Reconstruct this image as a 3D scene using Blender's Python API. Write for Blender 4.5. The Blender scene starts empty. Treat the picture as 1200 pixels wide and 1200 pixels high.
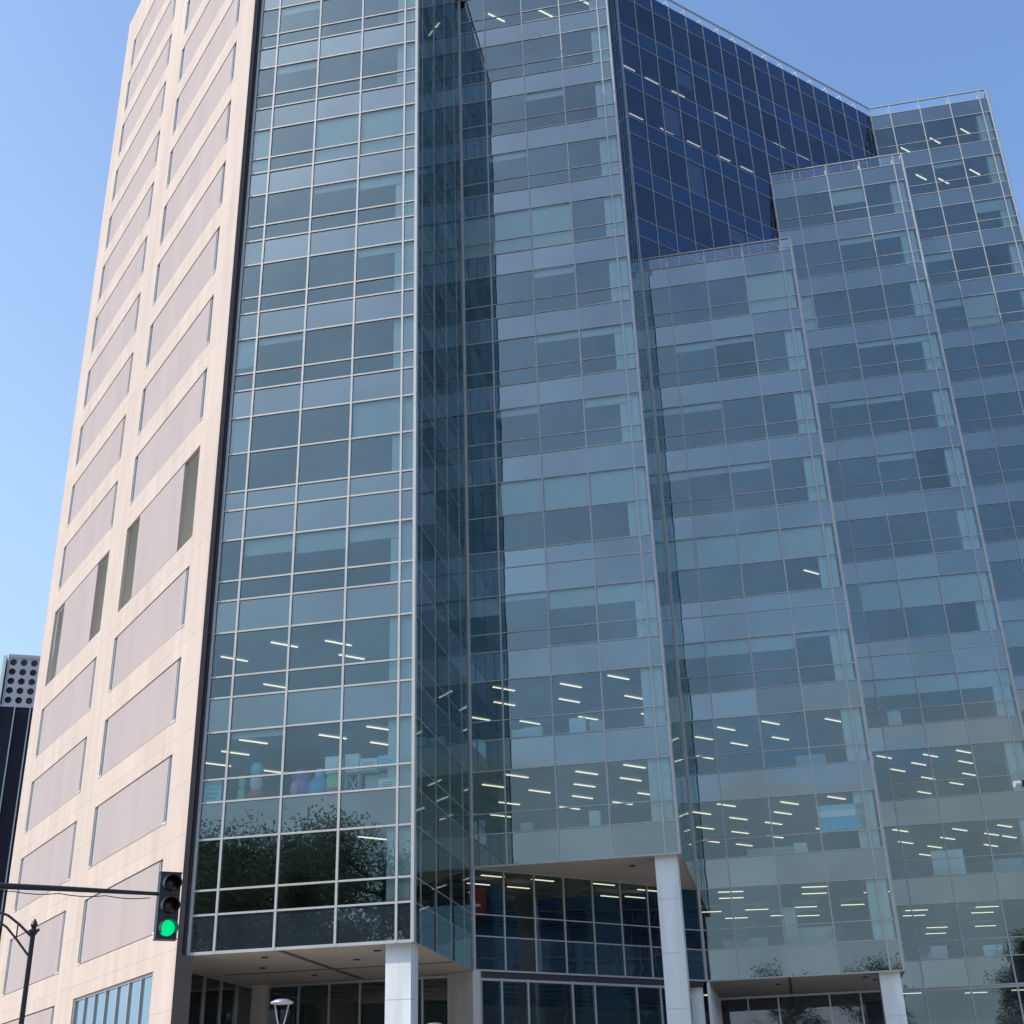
import bpy, math, random
from math import sin, cos, radians, pi
from mathutils import Vector, Matrix, noise
random.seed(11)
sc = bpy.context.scene
COL = sc.collection
# ------------------------------------------------------------------ camera
PITCH, ROLL, FPX, EYE = 0.457764560646734, -0.03278953501754955, 1497.5992, 1.6
fwd = Vector((0, cos(PITCH), sin(PITCH))); upv = Vector((0, -sin(PITCH), cos(PITCH))); rt = Vector((1, 0, 0))
cr_, sr_ = cos(ROLL), sin(ROLL)
CR_ = cr_*rt + sr_*upv; CU_ = -sr_*rt + cr_*upv
cam = bpy.data.objects.new('camera', bpy.data.cameras.new('camera')); COL.objects.link(cam)
m = Matrix((( CR_.x, CU_.x, -fwd.x, 0), (CR_.y, CU_.y, -fwd.y, 0), (CR_.z, CU_.z, -fwd.z, EYE), (0, 0, 0, 1)))
cam.matrix_world = m
cam.data.sensor_width = 36; cam.data.lens = 36*FPX/1200; cam.data.clip_end = 3000; cam.data.clip_start = .1
sc.camera = cam
def px(P):      # photograph pixel (1200 wide) of a world point: only used to rank which windows show largest
    d = Vector(P) - Vector((0, 0, EYE)); w = d.dot(fwd)
    return 600+FPX*d.dot(CR_)/w, 600-FPX*d.dot(CU_)/w
# ------------------------------------------------------------------ sky, sun, exposure
SUN_EL = radians(46); sdir = Vector((-.90, -.435, 0)).normalized()
SUN = Vector((sdir.x*cos(SUN_EL), sdir.y*cos(SUN_EL), sin(SUN_EL)))
w = bpy.data.worlds.new('World'); sc.world = w; w.use_nodes = True
nt = w.node_tree; N = nt.nodes; L = nt.links; N.clear()
out = N.new('ShaderNodeOutputWorld'); bg = N.new('ShaderNodeBackground'); bg.inputs[1].default_value = .15
sky = N.new('ShaderNodeTexSky'); sky.sky_type = 'NISHITA'; sky.sun_disc = False
sky.sun_elevation = SUN_EL; sky.sun_rotation = math.atan2(sdir.x, sdir.y)
sky.air_density = 1.2; sky.dust_density = 3.0; sky.ozone_density = 4.5; sky.altitude = 150
# low summer cloud bank in the southern half of the sky
geo = N.new('ShaderNodeNewGeometry'); sep = N.new('ShaderNodeSeparateXYZ'); L.new(geo.outputs['Incoming'], sep.inputs[0])
tc = N.new('ShaderNodeTexCoord'); sp = N.new('ShaderNodeSeparateXYZ'); L.new(tc.outputs['Generated'], sp.inputs[0])
mp = N.new('ShaderNodeMapping'); mp.inputs['Scale'].default_value = (3.2, 3.2, 11); L.new(tc.outputs['Generated'], mp.inputs[0])
nz = N.new('ShaderNodeTexNoise'); nz.inputs['Scale'].default_value = 1.6; nz.inputs['Detail'].default_value = 6; L.new(mp.outputs[0], nz.inputs[0])
def mr(src, a, b, c=0., d=1.):
    n = N.new('ShaderNodeMapRange'); n.interpolation_type = 'SMOOTHSTEP'; L.new(src, n.inputs[0])
    for i, x in enumerate((a, b, c, d)): n.inputs[i+1].default_value = x
    return n.outputs[0]
def mul(a, b):
    n = N.new('ShaderNodeMath'); n.operation = 'MULTIPLY'; L.new(a, n.inputs[0]); L.new(b, n.inputs[1]); return n.outputs[0]
def add(a, b):
    n = N.new('ShaderNodeMath'); n.operation = 'ADD'; L.new(a, n.inputs[0]); L.new(b, n.inputs[1]); return n.outputs[0]
el = mr(sp.outputs['Z'], .36, .24)
south = mr(sp.outputs['Y'], -.50, -.80)
cl = mr(add(nz.outputs[0], mr(sp.outputs['Z'], .34, .14, 0, .28)), .50, .68)
fac = mul(mul(el, south), cl)
mixc = N.new('ShaderNodeMixRGB'); L.new(fac, mixc.inputs[0]); L.new(sky.outputs[0], mixc.inputs[1]); mixc.inputs[2].default_value = (3.5, 3.65, 3.75, 1)
hz = mul(mr(sp.outputs['X'], .25, -.65), mr(sp.outputs['Z'], .95, .15, 0, .85))
hm = N.new('ShaderNodeMixRGB'); L.new(hz, hm.inputs[0]); L.new(mixc.outputs[0], hm.inputs[1]); hm.inputs[2].default_value = (2.5, 3.35, 4.1, 1)
mixc = hm
wb = N.new('ShaderNodeMixRGB'); wb.blend_type = 'MULTIPLY'; wb.inputs[0].default_value = 1; wb.inputs[2].default_value = (.96, 1.01, 1.07, 1); L.new(mixc.outputs[0], wb.inputs[1]); L.new(wb.outputs[0], bg.inputs[0]); L.new(bg.outputs[0], out.inputs[0])
sl = bpy.data.lights.new('sun', 'SUN'); sl.energy = 2.05; sl.angle = radians(.53); sl.color = (1, .93, .82)
so = bpy.data.objects.new('sun', sl); COL.objects.link(so); so.rotation_euler = SUN.to_track_quat('Z', 'Y').to_euler(); so.location = (-30, -10, 60)
sc.view_settings.view_transform = 'Standard'; sc.view_settings.look = 'None'; sc.view_settings.exposure = 0.75; sc.view_settings.gamma = 1
sc.render.engine = 'CYCLES'; sc.render.resolution_x = sc.render.resolution_y = 1024
cy = sc.cycles; cy.max_bounces = 9; cy.transparent_max_bounces = 12; cy.diffuse_bounces = 3; cy.glossy_bounces = 5; cy.sample_clamp_indirect = 6
cy.caustics_reflective = False; cy.caustics_refractive = False
# ------------------------------------------------------------------ materials
def mat(name, col, rough=.6, metal=0., var=0., vscale=3., bump=0., bscale=20., spec=.5, col2=None, streak=False):
    m = bpy.data.materials.new(name); m.use_nodes = True; n = m.node_tree.nodes; l = m.node_tree.links
    b = n['Principled BSDF']; b.inputs['Roughness'].default_value = rough; b.inputs['Metallic'].default_value = metal
    b.inputs['Specular IOR Level'].default_value = spec
    b.inputs['Base Color'].default_value = (*col, 1)
    if var or bump:
        g = n.new('ShaderNodeNewGeometry')
    if var:
        t = n.new('ShaderNodeTexNoise'); t.inputs['Scale'].default_value = vscale; t.inputs['Detail'].default_value = 5
        if streak:
            sv = n.new('ShaderNodeVectorMath'); sv.operation = 'MULTIPLY'; sv.inputs[1].default_value = (1, 1, .10); l.new(g.outputs['Position'], sv.inputs[0]); l.new(sv.outputs[0], t.inputs[0])
        else: l.new(g.outputs['Position'], t.inputs[0])
        r = n.new('ShaderNodeMixRGB'); c2 = col2 or tuple(c*(1-var) for c in col); c1 = tuple(min(1, c*(1+var*.5)) for c in col)
        r.inputs[1].default_value = (*c1, 1); r.inputs[2].default_value = (*c2, 1)
        q = n.new('ShaderNodeMapRange'); q.inputs[1].default_value = .3; q.inputs[2].default_value = .7; l.new(t.outputs[0], q.inputs[0]); l.new(q.outputs[0], r.inputs[0])
        l.new(r.outputs[0], b.inputs['Base Color'])
    if bump:
        t = n.new('ShaderNodeTexNoise'); t.inputs['Scale'].default_value = bscale; l.new(g.outputs['Position'], t.inputs[0])
        bb = n.new('ShaderNodeBump'); bb.inputs['Strength'].default_value = bump; bb.inputs['Distance'].default_value = .01; l.new(t.outputs[0], bb.inputs['Height']); l.new(bb.outputs[0], b.inputs['Normal'])
    return m
def glass(name, base, tint, gcol, diff=None, wob=.0022, wscale=.9):
    """reflective coated glazing: mirror-like sky reflection over tinted see-through (or an opaque backing)"""
    m = bpy.data.materials.new(name); m.use_nodes = True; n = m.node_tree.nodes; l = m.node_tree.links; n.clear()
    o = n.new('ShaderNodeOutputMaterial'); mx = n.new('ShaderNodeMixShader'); gl = n.new('ShaderNodeBsdfGlossy'); gl.inputs['Roughness'].default_value = .012
    gl.inputs['Color'].default_value = (*gcol, 1)
    g = n.new('ShaderNodeNewGeometry'); oi = n.new('ShaderNodeObjectInfo')
    ad = n.new('ShaderNodeVectorMath'); ad.operation = 'ADD'; l.new(g.outputs['Position'], ad.inputs[0]); l.new(oi.outputs['Random'], ad.inputs[1])
    t = n.new('ShaderNodeTexNoise'); t.inputs['Scale'].default_value = wscale; t.inputs['Detail'].default_value = 1; l.new(ad.outputs[0], t.inputs[0])
    bb = n.new('ShaderNodeBump'); bb.inputs['Strength'].default_value = 1; bb.inputs['Distance'].default_value = wob; l.new(t.outputs[0], bb.inputs['Height']); l.new(bb.outputs[0], gl.inputs['Normal'])
    fr = n.new('ShaderNodeFresnel'); fr.inputs[0].default_value = 1.32; at = n.new('ShaderNodeAttribute'); at.attribute_name = 'tone'
    t2 = n.new('ShaderNodeTexNoise'); t2.inputs['Scale'].default_value = .33; t2.inputs['Detail'].default_value = 3; l.new(ad.outputs[0], t2.inputs[0])
    vr = n.new('ShaderNodeMapRange'); l.new(t2.outputs[0], vr.inputs[0]); vr.inputs[1].default_value = .3; vr.inputs[2].default_value = .7; vr.inputs[3].default_value = .92; vr.inputs[4].default_value = 1.07
    ma = n.new('ShaderNodeMath'); ma.operation = 'MULTIPLY_ADD'; l.new(fr.outputs[0], ma.inputs[0]); ma.inputs[1].default_value = 1-base; ma.inputs[2].default_value = base
    mv = n.new('ShaderNodeMath'); mv.operation = 'MULTIPLY'; mv.use_clamp = True; l.new(ma.outputs[0], mv.inputs[0]); tn = n.new('ShaderNodeMath'); tn.operation = 'ADD'; l.new(vr.outputs[0], tn.inputs[0]); l.new(at.outputs['Fac'], tn.inputs[1]); l.new(tn.outputs[0], mv.inputs[1]); l.new(mv.outputs[0], mx.inputs[0]); l.new(gl.outputs[0], mx.inputs[2])
    if diff: d = n.new('ShaderNodeBsdfDiffuse'); d.inputs[0].default_value = (*diff, 1)
    else: d = n.new('ShaderNodeBsdfTransparent'); d.inputs[0].default_value = (*tint, 1)
    l.new(d.outputs[0], mx.inputs[1]); l.new(mx.outputs[0], o.inputs[0]); return m
def emis(name, col, s):
    m = bpy.data.materials.new(name); m.use_nodes = True; n = m.node_tree.nodes; n.clear()
    o = n.new('ShaderNodeOutputMaterial'); e = n.new('ShaderNodeEmission'); e.inputs[0].default_value = (*col, 1); e.inputs[1].default_value = s
    m.node_tree.links.new(e.outputs[0], o.inputs[0]); m.cycles.emission_sampling = 'NONE'; return m
def stone(name, c1, c2, dx, dy, bw, bh, joint=.82):
    """stone cladding with fine joints; dx,dy = horizontal direction of the wall"""
    m = mat(name, c1, .75, var=.08, vscale=1.3, bump=.25, bscale=30, col2=c2, streak=True); n = m.node_tree.nodes; l = m.node_tree.links
    b = n['Principled BSDF']; src = b.inputs['Base Color'].links[0].from_socket
    g = n.new('ShaderNodeNewGeometry'); dt = n.new('ShaderNodeVectorMath'); dt.operation = 'DOT_PRODUCT'; l.new(g.outputs['Position'], dt.inputs[0]); dt.inputs[1].default_value = (dx, dy, 0)
    s = n.new('ShaderNodeSeparateXYZ'); l.new(g.outputs['Position'], s.inputs[0]); c = n.new('ShaderNodeCombineXYZ'); l.new(dt.outputs['Value'], c.inputs[0]); l.new(s.outputs[2], c.inputs[1])
    br = n.new('ShaderNodeTexBrick'); br.offset = 0; br.inputs['Color1'].default_value = (1, 1, 1, 1); br.inputs['Color2'].default_value = (.95, .94, .93, 1); br.inputs['Mortar'].default_value = (joint,)*3+(1,)
    br.inputs['Scale'].default_value = 1; br.inputs['Mortar Size'].default_value = .012; br.inputs['Brick Width'].default_value = bw; br.inputs['Row Height'].default_value = bh; l.new(c.outputs[0], br.inputs[0])
    mm = n.new('ShaderNodeMixRGB'); mm.blend_type = 'MULTIPLY'; mm.inputs[0].default_value = 1; l.new(src, mm.inputs[1]); l.new(br.outputs[0], mm.inputs[2]); l.new(mm.outputs[0], b.inputs['Base Color']); return m
# ------------------------------------------------------------------ building frame of reference
TH = -0.1911559901454348
def V2(x, y): return Vector((x, y))
U = V2(cos(TH), sin(TH)); Vd = V2(-sin(TH), cos(TH))                      # along the glass fronts / into the building
ND = V2(cos(TH+pi/4), sin(TH+pi/4)); NN = V2(-ND.y, ND.x)                 # the 45 degree main wall line
UC = V2(cos(TH-pi/4), sin(TH-pi/4))                                       # along the stone wall, towards its near corner
W, T = 8.6408, 8.684
AR = V2(-3.7944, 45.3249); AL = AR-8.26*U; BL = AR+T*Vd; BR = BL+W*U; CL = BR+T*Vd; CR = CL+W*U
DL = CR+T*Vd; DR = DL+W*U; EL = DR+T*Vd; ER = EL+W*U
C0 = V2(-12.188, 46.53); C1 = C0-26.75*UC
S_, M_, F_, MECH = 1.346, .85, 4.0, 5.736
H0 = 6.1765+EYE
PAR = .785
def lev(k, row=0):
    z = H0+(k-1)*F_+(MECH-F_ if k > 5 else 0)
    if row >= 1: z += S_
    if row >= 2: z += M_
    if row == 3: z += F_-S_-M_
    return z
# materials
M = dict(
    stone=stone('granite_cladding', (.59, .485, .415), (.53, .43, .365), UC.x, UC.y, 3.25, 2.0, .70),
    stone_end=mat('granite_shaded_return', (.095, .075, .07), .7, var=.1, vscale=1.2, bump=.2),  # same granite on the unlit end face, its shade put into the colour
    panel=mat('infill_panel', (.42, .35, .333), .8, streak=True, var=.07, vscale=.7, bump=.15, bscale=40),
    dark=mat('dark_gap', (.03, .03, .035), .7),
    alu=mat('anodised_aluminium', (.41, .415, .405), .45, .1, var=.08, vscale=1.5),
    white=mat('white_enamel', (.68, .71, .72), .35, .1, var=.16, vscale=2.2, streak=True),
    soffit=mat('soffit_panel', (.50, .43, .35), .7, var=.06, vscale=.6),
    joint=mat('soffit_joint', (.13, .10, .08), .8),
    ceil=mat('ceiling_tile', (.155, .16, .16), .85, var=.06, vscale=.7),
    core=mat('core_plaster', (.30, .31, .31), .9, var=.2, vscale=.3),
    column=mat('plastered_column', (.66, .66, .61), .7, var=.04),
    blind=mat('roller_blind_cloth', (.56, .57, .52), .9, var=.05, vscale=2),
    beige=mat('beige_blind_cloth', (.62, .60, .50), .9, var=.05, vscale=2),
    louvre=mat('louvre_metal', (.46, .45, .39), .6, .2),
    roof=mat('roof_gravel', (.35, .34, .32), .95, var=.2, vscale=5),
    clad=mat('pale_cladding', (.52, .50, .46), .6, var=.15, vscale=2, streak=True),
    vision=glass('vision_glass', .13, (.70, .85, .88), (.73, .94, .97)),
    spandrel=glass('spandrel_glass', .20, None, (.80, .95, .95), (.018, .026, .034)),
    navy=glass('navy_vision_glass', .13, (.34, .44, .56), (.55, .64, .82)),
    navysp=glass('navy_spandrel_glass', .11, None, (.50, .63, .80), (.010, .026, .078)),
    rail=glass('parapet_glass', .10, (.86, .93, .95), (.9, .96, 1)),
    shop=glass('shopfront_glass', .12, (.45, .50, .50), (.9, .95, 1)),
    slot=glass('slot_window_glass', .45, None, (.85, .95, 1.0), (.10, .13, .17)),
    lamp=emis('tube_light', (1., .82, .60), .85),
    gap=mat('gap_shade', (.018, .016, .018), .7),  # near-black stands for the shade inside the recess beside the stone wall
    gaprail=mat('gap_rail', (.06, .06, .07), .5, .3),
    black=mat('black_paint', (.018, .017, .02), .35, .2),
    signal=mat('signal_housing', (.022, .022, .03), .45),
    lens_off=mat('unlit_lens', (.03, .012, .012), .25),
    green=emis('green_signal_lens', (.0, .55, .19), .9),
    steel=mat('brushed_steel', (.55, .56, .57), .35, .8),
    fardark=glass('far_tower_glass', .0, None, (.25, .27, .34), (.018, .018, .026), wob=.004),
    farmetal=mat('far_tower_screen', (.33, .34, .40), .7, .1),
    farline=mat('far_tower_fin', (.30, .38, .42), .5, .2),
    farpale=mat('far_tower_pale', (.62, .66, .60), .7),
)
def ceiling_material():
    m = M['ceil']; n = m.node_tree.nodes; l = m.node_tree.links; b = n['Principled BSDF']
    g = n.new('ShaderNodeNewGeometry'); c = n.new('ShaderNodeCombineXYZ')
    for i, d in enumerate((ND, NN)):
        dt = n.new('ShaderNodeVectorMath'); dt.operation = 'DOT_PRODUCT'; l.new(g.outputs['Position'], dt.inputs[0]); dt.inputs[1].default_value = (d.x, d.y, 0); l.new(dt.outputs['Value'], c.inputs[i])
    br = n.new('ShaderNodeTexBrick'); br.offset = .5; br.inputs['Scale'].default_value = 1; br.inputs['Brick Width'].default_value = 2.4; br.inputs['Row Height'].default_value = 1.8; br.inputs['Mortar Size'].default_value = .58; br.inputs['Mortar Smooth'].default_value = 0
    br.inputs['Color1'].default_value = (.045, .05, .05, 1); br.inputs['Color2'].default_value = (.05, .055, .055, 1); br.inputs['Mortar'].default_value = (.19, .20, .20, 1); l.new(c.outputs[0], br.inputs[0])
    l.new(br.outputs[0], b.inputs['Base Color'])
ceiling_material()
# ------------------------------------------------------------------ mesh helpers
class MB:
    def __init__(s): s.v = []; s.f = []
    def poly(s, pts): i = len(s.v); s.v += [tuple(p) for p in pts]; s.f.append(tuple(range(i, i+len(pts))))
    def obox(s, o, a, b, c):      # corner + three edge vectors
        o, a, b, c = map(Vector, (o, a, b, c)); i = len(s.v)
        P = [o, o+a, o+a+b, o+b, o+c, o+a+c, o+a+b+c, o+b+c]; s.v += [tuple(p) for p in P]
        F = [(0, 3, 2, 1), (4, 5, 6, 7), (0, 1, 5, 4), (1, 2, 6, 5), (2, 3, 7, 6), (3, 0, 4, 7)]
        if a.cross(b).dot(c) < 0: F = [tuple(reversed(f)) for f in F]
        s.f += [tuple(i+j for j in f) for f in F]
    def fbox(s, P0, d, n, x0, x1, y0, y1, z0, z1):   # facade box: x along d, y along outward normal n
        a = P0+d*x0+n*y0
        s.obox((a.x, a.y, z0), (d.x*(x1-x0), d.y*(x1-x0), 0), (n.x*(y1-y0), n.y*(y1-y0), 0), (0, 0, z1-z0))
    def prism(s, pts, z0, z1):
        n = len(pts); i = len(s.v); s.v += [(p[0], p[1], z0) for p in pts]+[(p[0], p[1], z1) for p in pts]
        ar = sum(pts[j][0]*pts[(j+1) % n][1]-pts[(j+1) % n][0]*pts[j][1] for j in range(n))
        bot = tuple(range(i, i+n)); top = tuple(range(i+n, i+2*n)); sides = [(i+j, i+(j+1) % n, i+n+(j+1) % n, i+n+j) for j in range(n)]
        if ar > 0: s.f += [tuple(reversed(bot)), top]+sides
        else: s.f += [bot, tuple(reversed(top))]+[tuple(reversed(q)) for q in sides]
    def tube(s, pts, r, seg=8, r2=None):
        pts = [Vector(p) for p in pts]; n = len(pts); i0 = len(s.v)
        for j, p in enumerate(pts):
            t = (pts[min(j+1, n-1)]-pts[max(j-1, 0)]).normalized(); a = t.orthogonal().normalized() if abs(t.z) > .9 else t.cross(Vector((0, 0, 1))).normalized(); b = t.cross(a)
            rr = r if r2 is None else r+(r2-r)*j/(n-1)
            for q in range(seg): an = 2*pi*q/seg; s.v.append(tuple(p+(a*cos(an)+b*sin(an))*rr))
        for j in range(n-1):
            for q in range(seg): s.f.append((i0+j*seg+q, i0+j*seg+(q+1) % seg, i0+(j+1)*seg+(q+1) % seg, i0+(j+1)*seg+q))
        s.f.append(tuple(i0+q for q in range(seg))[::-1]); s.f.append(tuple(i0+(n-1)*seg+q for q in range(seg)))
    def lathe(s, prof, c=(0, 0, 0), seg=20, ax=None):   # prof: (r,z) ; ax: optional rotation matrix
        i0 = len(s.v)
        for r, z in prof:
            for q in range(seg):
                p = Vector((r*cos(2*pi*q/seg), r*sin(2*pi*q/seg), z)); p = (ax @ p if ax else p)+Vector(c); s.v.append(tuple(p))
        for j in range(len(prof)-1):
            for q in range(seg): s.f.append((i0+j*seg+q, i0+j*seg+(q+1) % seg, i0+(j+1)*seg+(q+1) % seg, i0+(j+1)*seg+q))
        s.f.append(tuple(i0+q for q in range(seg))[::-1]); s.f.append(tuple(i0+(len(prof)-1)*seg+q for q in range(seg)))
    def build(s, name, m, parent=None, smooth=False):
        me = bpy.data.meshes.new(name); me.from_pydata(s.v, [], s.f)
        for mm in (m if isinstance(m, (list, tuple)) else [m]): me.materials.append(mm)
        if smooth:
            for p in me.polygons: p.use_smooth = True
        o = bpy.data.objects.new(name, me); COL.objects.link(o)
        if parent: o.parent = parent
        return o
def tag(o, label=None, cat=None, group=None, kind=None):
    if label: o['label'] = label
    if cat: o['category'] = cat
    if group: o['group'] = group
    if kind: o['kind'] = kind
    return o
def thing(name, label, cat, group=None, loc=(0, 0, 0), rz=0):
    o = bpy.data.objects.new(name, None); COL.objects.link(o); o.location = loc; o.rotation_euler = (0, 0, rz); o.empty_display_size = .3
    return tag(o, label, cat, group)
def inset(pts, d):               # offset of a counter-clockwise outline towards its inside
    n = len(pts); r = []
    for i in range(n):
        p0, p1, p2 = pts[i-1], pts[i], pts[(i+1) % n]; e1 = (p1-p0).normalized(); e2 = (p2-p1).normalized()
        n1 = V2(-e1.y, e1.x); n2 = V2(-e2.y, e2.x); b = (n1+n2); k = 1/max(.35, (1+n1.dot(n2)))
        r.append(p1+b*k*d)
    return r
# ------------------------------------------------------------------ the ground
def sheet(name, pts, z, m, label=None):
    mb = MB(); mb.poly([(x, y, z) for x, y in pts]); return tag(mb.build(name, m), kind='structure')
M['asphalt'] = mat('asphalt', (.055, .055, .057), .9, var=.25, vscale=2, bump=.4, bscale=60)
M['paving'] = mat('concrete_paving', (.42, .40, .37), .85, var=.15, vscale=1.2, bump=.2, bscale=30)
M['kerb'] = mat('kerb_stone', (.45, .44, .42), .8, var=.1)
M['paint'] = mat('road_paint', (.78, .78, .76), .7, var=.15, vscale=9)
M['earth'] = mat('city_ground', (.22, .21, .19), .95, var=.2, vscale=.05)
sheet('ground', [(-900, -900), (900, -900), (900, 900), (-900, 900)], -.16, M['earth'])
sheet('road', [(-300, -7), (300, -7), (300, 9), (-300, 9)], -.13, M['asphalt'])
mb = MB(); mb.prism([(-60, 9.2), (120, 9.2), (120, 130), (-60, 130)], -.15, 0); tag(mb.build('plaza_pavement', M['paving']), kind='structure')
mb = MB(); mb.prism([(-60, 9), (120, 9), (120, 9.196), (-60, 9.196)], -.15, .01); tag(mb.build('kerb', M['kerb']), kind='structure')
mb = MB(); mb.prism([(-60, -30), (120, -30), (120, -7.2), (-60, -7.2)], -.15, -.0); tag(mb.build('pavement', M['paving']), kind='structure')
mb = MB()
for i in range(-24, 25): mb.poly([(i*6, .9, -.126), (i*6+3, .9, -.126), (i*6+3, 1.05, -.126), (i*6, 1.05, -.126)])
tag(mb.build('road_marking', M['paint']), kind='structure')
# ------------------------------------------------------------------ the office tower
TOWER = thing('office_tower', 'large office tower with a pale stone wall and stepped blue glass bays filling the picture', 'building', loc=(C0.x, C0.y, 0))
def TB(mb, name, m, parent=None, smooth=False):      # build a part: geometry in world units, origin moved to the tower
    off = Vector((C0.x, C0.y, 0)); mb.v = [tuple(Vector(v)-off) for v in mb.v]; return mb.build(name, m, parent or TOWER, smooth)
BACK_E = ER+Vd*16; BACK_C = C1+ND*48
CORNER = C0+ND*.5
def uv(P, u_, v_): return P+U*u_+Vd*v_
def outline(k):      # building outline at the slab of floor k, counter-clockwise
    P = [uv(AL, .25, .12), AR, BL] if k <= 14 else [C0+ND*.9, BL]
    if k >= 2: P += [BR]
    P += [CL]
    if k <= 10: P += [CR]
    P += [DL]
    if k <= 13: P += [DR]
    P += [EL, ER, BACK_E, BACK_C, C1+ND*.5]
    return P
MOD = [0, 1.5, 3.68, 5.86, 8.03, W]
MODA = [0, 1.02, 3.22, 5.44, 7.62, 8.26]
SIDE = [0, .84, 2.97, 5.13, 7.28, T]
windows, spandrels = [], []     # (screen size, quads, material, facade name)
def hidden(fac, x, y):
    if fac in ('D', 'navyD') and y > 280 and x < 926+(y-280)*.158: return True
    if fac in ('E', 'navyE') and y > 180 and x < 1058+(y-180)*.22: return True
    if fac == 'navyD' and y > 330: return True
    return False
def record(lst, fac, P0, d, n, x0, x1, zs, m):
    quads = []
    for z0, z1 in zs:
        a, b = P0+d*(x0+.03), P0+d*(x1-.03)
        # each pane is set with its own tiny tilt
        t = [random.uniform(-.004, .004) for _ in range(3)]
        quads.append([(a.x+n.x*t[0], a.y+n.y*t[0], z0+.02), (b.x+n.x*t[1], b.y+n.y*t[1], z0+.02), (b.x+n.x*(t[1]+t[2]), b.y+n.y*(t[1]+t[2]), z1-.02), (a.x+n.x*(t[0]+t[2]), a.y+n.y*(t[0]+t[2]), z1-.02)])
    q0, q1 = quads[0], quads[-1]; P = [px(q0[0]), px(q0[1]), px(q1[2]), px(q1[3])]
    ar = abs(sum(P[i][0]*P[(i+1) % 4][1]-P[(i+1) % 4][0]*P[i][1] for i in range(4)))/2
    cx = sum(p[0] for p in P)/4; cyy = sum(p[1] for p in P)/4
    if not (0 < cx < 1200 and 0 < cyy < 1200) or hidden(fac, cx, cyy): ar = 0
    lst.append((ar, quads, m, fac))
def facade(fac, P0, d, n, xs, k0, k1, vm, sm, parapet=True, transom=True, label=None, vw=.065, hw=.045, corner=.10, k0row=0, pr=.045):
    g = MB(); L_ = xs[-1]; ztop = lev(k1+1)+S_+(PAR if parapet else 0)
    if not parapet: ztop = lev(k1+1)
    zbot = lev(k0)
    for i, x in enumerate(xs):
        ww = corner if i in (0, len(xs)-1) else vw
        x0 = x-ww/2
        if i == 0: x0 = 0
        if i == len(xs)-1: x0 = x-ww
        g.fbox(P0, d, n, x0, x0+ww, -.05, pr if i not in (0, len(xs)-1) else pr+.012, zbot, ztop)
    zs = []
    for k in range(k0, k1+1):
        top = lev(k+1)
        rows = [lev(k), lev(k, 1)]
        if transom or k == 5: rows.append(lev(k, 2))
        if k == 5: rows.append(lev(k, 3))
        zs += rows
        for i in range(len(xs)-1):
            x0, x1 = xs[i], xs[i+1]
            if k == 5:
                record(spandrels, fac, P0, d, n, x0, x1, [(lev(k), lev(k, 1)), (lev(k, 1), lev(k, 2))], sm)
                record(windows, fac, P0, d, n, x0, x1, [(lev(k, 2), lev(k, 3)), (lev(k, 3), top)], vm)
            else:
                record(spandrels, fac, P0, d, n, x0, x1, [(lev(k), lev(k, 1))], sm)
                record(windows, fac, P0, d, n, x0, x1, [(lev(k, 1), lev(k, 2)), (lev(k, 2), top)] if transom else [(lev(k, 1), top)], vm)
    zs.append(lev(k1+1))
    if parapet:
        zs.append(lev(k1+1, 1)); z1 = lev(k1+1, 1)
        for i in range(len(xs)-1): record(spandrels, fac, P0, d, n, xs[i], xs[i+1], [(lev(k1+1), z1)], sm)
    for j, z in enumerate(zs):
        h = hw*1.5 if j == 0 else hw
        g.fbox(P0, d, n, .01, L_-.01, -.04, pr-.012, z-h/2 if j else z, z+h/2 if j else z+h)
    if parapet: g.fbox(P0, d, n, -.02, L_+.02, -.06, pr+.02, ztop-.002, ztop+.07)
    o = TB(g, 'curtain_wall', M['alu']); 
    if label: o['label'] = label
    if parapet:
        r = MB()
        for i in range(len(xs)-1):
            a, b = P0+d*(xs[i]+.03), P0+d*(xs[i+1]-.03); z1 = lev(k1+1, 1)
            r.poly([(a.x, a.y, z1+.03), (b.x, b.y, z1+.03), (b.x, b.y, ztop), (a.x, a.y, ztop)])
        TB(r, 'parapet_glass', M['rail'])
        p = MB()
        for x in xs[1:-1]: p.fbox(P0, d, n, x-.07, x+.07, -.45, -.33, z1-.35, ztop-.12)
        for x in xs[1:-1]: p.fbox(P0, d, n, x-.025, x+.025, -.34, -.05, ztop-.22, ztop-.16)
        TB(p, 'parapet_bracket', M['white'])
    return o
nF = -Vd; nS = U; nD = -NN
WALLS = {}
WALLS['A'] = facade('A', AL, U, nF, MODA, 1, 13, M['vision'], M['spandrel'], label='sunlit leftmost glass bay front with bright mullions', vw=.085, hw=.07, corner=.12, pr=.06)
WALLS['AS'] = facade('AS', AR, Vd, nS, SIDE, 1, 13, M['vision'], M['spandrel'], label='dark return side of the leftmost bay', vw=.035, hw=.028, pr=.008)
WALLS['B'] = facade('B', BL, U, nF, MOD, 2, 15, M['vision'], M['spandrel'], label='second glass bay from the left')
WALLS['BS'] = facade('BS', BR, Vd, nS, SIDE, 2, 15, M['vision'], M['spandrel'], vw=.035, hw=.028, pr=.008)
WALLS['C'] = facade('C', CL, U, nF, MOD, 1, 9, M['vision'], M['spandrel'], label='shortest glass bay')
WALLS['CS'] = facade('CS', CR, Vd, nS, SIDE, 1, 9, M['vision'], M['spandrel'])
WALLS['D'] = facade('D', DL, U, nF, MOD, 1, 12, M['vision'], M['spandrel'], label='fourth glass bay from the left')
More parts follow.
